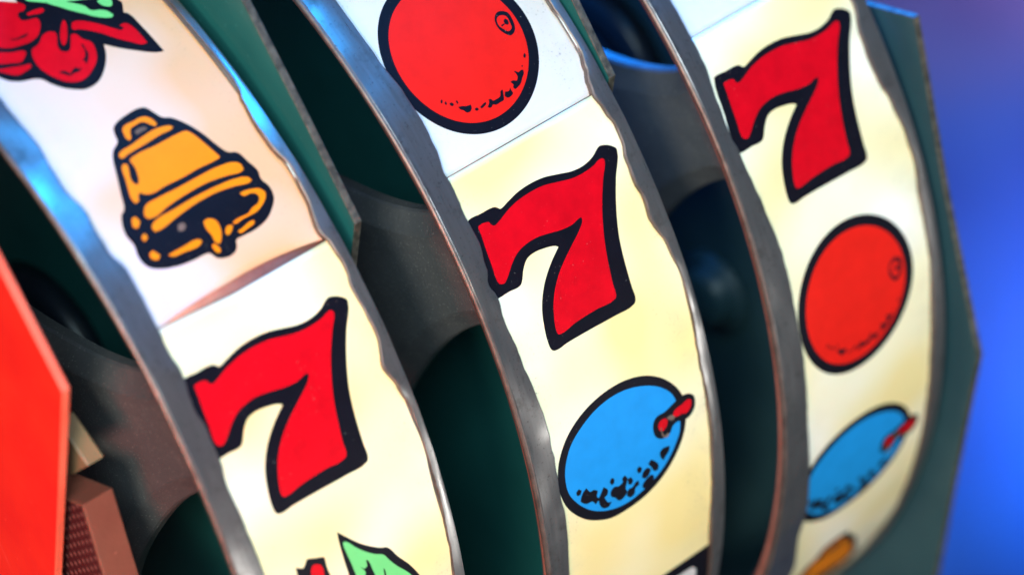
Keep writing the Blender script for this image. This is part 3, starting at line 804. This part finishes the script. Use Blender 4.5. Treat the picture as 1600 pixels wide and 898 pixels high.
def wheel(reel, parent):
    """cast spider: four waisted spokes between a ring and a broad hub"""
    H = [(0.40, 0.40), (0.43, 0.335), (0.47, 0.285), (0.51, 0.245), (0.55, 0.215), (0.60, 0.185), (0.65, 0.160), (0.70, 0.137), (0.75, 0.118), (0.80, 0.104), (0.84, 0.097), (0.88, 0.095), (0.92, 0.106)]
    outer = [(0.972 * cos(2 * pi * i / 200), 0.972 * sin(2 * pi * i / 200)) for i in range(200)]
    holes = [[(0.07 * cos(2 * pi * i / 40), 0.07 * sin(2 * pi * i / 40)) for i in range(40)]]
    axis = radians(5.6)
    for q in range(4):
        A = axis + q * pi / 2
        up = [(a, h) for a, h in H]
        pts = []
        for a, h in up:                     # far side of this spoke
            pts.append((a * cos(A) - h * sin(A), a * sin(A) + h * cos(A)))
        r_out = 0.945
        a0 = A + atan2(0.135, 0.935)
        B = A + pi / 2
        a1 = B - atan2(0.135, 0.935)
        for i in range(25):
            t = a0 + (a1 - a0) * i / 24
            pts.append((r_out * cos(t), r_out * sin(t)))
        for a, h in up[::-1][:-1]:          # near side of the next spoke
            pts.append((a * cos(B) + h * sin(B), a * sin(B) - h * cos(B)))
        holes.append(smooth_loop(pts, 4))
    x = -WIDE / 2 + 0.06
    V, F = [], []
    CH = 0.034

    def grow(poly, d):
        n = len(poly)
        ar = sum(poly[i - 1][0] * poly[i][1] - poly[i][0] * poly[i - 1][1] for i in range(n))
        sg = 1 if ar > 0 else -1
        res = []
        for i in range(n):
            tx, ty = poly[(i + 1) % n][0] - poly[i - 1][0], poly[(i + 1) % n][1] - poly[i - 1][1]
            L = hypot(tx, ty) or 1
            res.append((poly[i][0] + sg * d * ty / L, poly[i][1] - sg * d * tx / L))
        return res
    front = [outer] + [grow(h, CH) for h in holes]
    pts, eds = [], []
    for lp in front:
        b0 = len(pts)
        pts += [Vector(p) for p in lp]
        eds += [(b0 + i, b0 + (i + 1) % len(lp)) for i in range(len(lp))]
    vv, ee, ff, *_ = geometry.delaunay_2d_cdt(pts, eds, [], 1, 1e-7)
    for xx in (x, x + 0.062):               # front and back faces
        b0 = len(V)
        V += [(xx * R, -p.x * R, p.y * R) for p in vv]
        for tri in ff:
            c = sum((vv[i] for i in tri), Vector((0, 0))) / len(tri)
            if not any(inside((c.x, c.y), h) for h in front[1:]):
                F.append(tuple(b0 + i for i in tri))
    for h, g in zip(holes, front[1:]):      # rounded shoulders and the walls of the openings
        rows = [(g, 0.0), ([(a[0] * .9 + b[0] * .1, a[1] * .9 + b[1] * .1) for a, b in zip(g, h)], 0.0015), ([(a[0] * .08 + b[0] * .92, a[1] * .08 + b[1] * .92) for a, b in zip(g, h)], 0.020), (h, 0.025), (h, 0.040), (g, 0.062)]
        b0 = len(V)
        n = len(h)
        for lp, dx in rows:
            V += [((x + dx) * R, -p[0] * R, p[1] * R) for p in lp]
        for j in range(len(rows) - 1):
            for i in range(n):
                i2 = (i + 1) % n
                F.append((b0 + j * n + i, b0 + j * n + i2, b0 + (j + 1) * n + i2, b0 + (j + 1) * n + i))
    me = bpy.data.meshes.new('wheel')
    me.from_pydata(V, [], F)
    bm = bmesh.new()
    bm.from_mesh(me)
    bmesh.ops.remove_doubles(bm, verts=bm.verts[:], dist=1e-6)
    bmesh.ops.recalc_face_normals(bm, faces=bm.faces[:])
    bm.to_mesh(me)
    bm.free()
    o = link('spoked_wheel', me, ['cast_iron'], parent, smooth=False)
    x += 0.028
    hubm = lathe([(-0.05, 0.16), (-0.065, 0.145), (-0.065, 0.10), (0.10, 0.10), (0.10, 0.15), (0.02, 0.17)], cx=x)
    link('hub', hubm, ['cast_iron'], o)
    return o


REELS = {
    1: ('reel nearest the red plate, printed with cherries, a gold bell and a red seven',
        'paper_cream', 'paper_ivory_lit', [('cherry', 2), ('bell', 1), ('seven', 0), ('cherry', -1)]),
    2: ('middle reel in sharp focus with red orange above and blue plum below its seven',
        'paper_cream_b', 'paper_white', [('orange', 1), ('seven', 0), ('plum', -1), ('bar', -2)]),
    3: ('reel farthest right by the blue backdrop, its red seven above an orange and a plum',
        'paper_cream_c', 'paper_white', [('seven', 0), ('orange', -1), ('plum', -2), ('bell', -3.07)]),
}
_w = [l for l in ART['bell'] if l[0] == 'worn']
ART['bell'] = [l for l in ART['bell'] if l[0] != 'worn'] + [_w[0], _w[3]]
for i in (1, 2, 3):
    label, lowm, highm, syms = REELS[i]
    root = empty('slot_reel', REELX[i])
    tag(root, label, 'reel', 'slot machine reels on one axle')
    lo = strip(i, 'low', root, lowm)
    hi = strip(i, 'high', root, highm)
    for kind, slot in syms:
        art(kind, i, slot, lo if slot <= 0 else hi)
    for side in (-1, 1):
        lip(i, side, root)
        bead(i, side, root)
    drum(i, root)
    wheel(i, root)

# ------------------------------------------------------------------ axle and divider plates
axle = link('reel_axle', lathe([(-1.30, 0.055), (-1.29, 0.066), (1.25, 0.066), (1.26, 0.055)], seg=40), ['bolt_steel'])
tag(axle, 'dark steel axle running through the hubs of all three reels', 'axle')

THICK = 0.013
SIDE = [(0.78, 1.00), (0.895, 0.610), (0.930, 0.445), (0.966, 0.256), (0.851, 0.108), (0.723, -0.055), (0.70, -0.10), (0.78, -0.20), (0.86, -0.32), (0.82, -0.50), (0.66, -0.75), (0.36, -1.05), (-0.95, -1.05), (-0.95, 1.0)]  # lobe below the notch is added, unseen, to shade the interior
FAR = [(0.924, 0.150), (1.047, 0.119), (0.982, -0.186), (0.931, -0.481), (0.774, -0.711), (0.635, -0.918), (0.36, -1.25), (-1.0, -1.25), (-1.0, 0.62)]


def boss(plate, x, f, z, r, kind='bearing_boss'):
    o = link(kind, lathe([(0.0, r), (-0.03, r * 0.98), (-0.042, r * 0.90), (-0.042, r * 0.62), (-0.030, r * 0.56), (-0.030, r * 0.50), (-0.06, r * 0.44), (-0.075, r * 0.30)], x, f, z), ['black_oxide'], plate)
    return o


def bolt(plate, x, f, z, r):
    b = link('bolt', lathe([(0.0, r * 1.5), (-0.010, r * 1.5), (-0.012, r), (-0.035, r), (-0.042, r * 0.8)], x, f, z, 24), ['teal_enamel'], plate)
    return b


def plate(x, outline, mats, label):
    o = link('divider_plate', prism(outline, x - THICK / 2, x + THICK / 2), mats, None, smooth=False)
    tag(o, label, 'plate', 'upright plates between the reels')
    return o


p1 = plate(REELX[1] - 0.300, SIDE, ['red_enamel', 'red_enamel_edge'], 'bright red painted plate at the left edge of the picture')
p2 = plate(REELX[2] - 0.300, SIDE, ['green_enamel', 'raw_cut_edge'], 'green plate with bare cut edge between the bell reel and the middle reel')
p3 = plate(REELX[3] - 0.300, SIDE, ['green_enamel', 'raw_cut_edge'], 'green plate lit blue between the middle reel and the farthest reel')
p4 = plate(REELX[3] + 0.234, FAR, ['teal_enamel', 'raw_cut_edge'], 'grey teal angular plate right of the farthest reel, against the blue backdrop')
boss(p2, REELX[2] - 0.308, -0.06, 0.0, 0.17)
boss(p3, REELX[3] - 0.308, -0.06, 0.0, 0.17)
boss(p4, REELX[3] + 0.226, 0.22, 0.05, 0.17)
bolt(p4, REELX[3] + 0.226, 0.31, -0.38, 0.055)

# ------------------------------------------------------------------ stop lever behind the red plate
lv = empty('stop_lever', REELX[1] - 0.27)
tag(lv, 'salmon edged lever with a dark red knurled face behind the red plate', 'lever')
bar_ = prism([(0.700, 0.072), (0.776, 0.058), (0.818, 0.050), (0.796, -0.064), (0.775, -0.19), (0.60, -0.19), (0.64, -0.07)], 0.0, 0.055, 0.003)
link('lever_bar', bar_, ['knurled_red', 'lever_edge'], lv, smooth=False)
st = empty('stop_block', REELX[1] - 0.25)
tag(st, 'small tan metal block above the lever, half hidden by the red plate', 'block')
link('block_body', prism([(0.700, 0.190), (0.805, 0.172), (0.840, 0.104), (0.786, 0.086), (0.730, 0.075), (0.69, 0.08)], 0.0, 0.03, 0.003), ['brass_tan', 'brass_tan'], st, smooth=False)
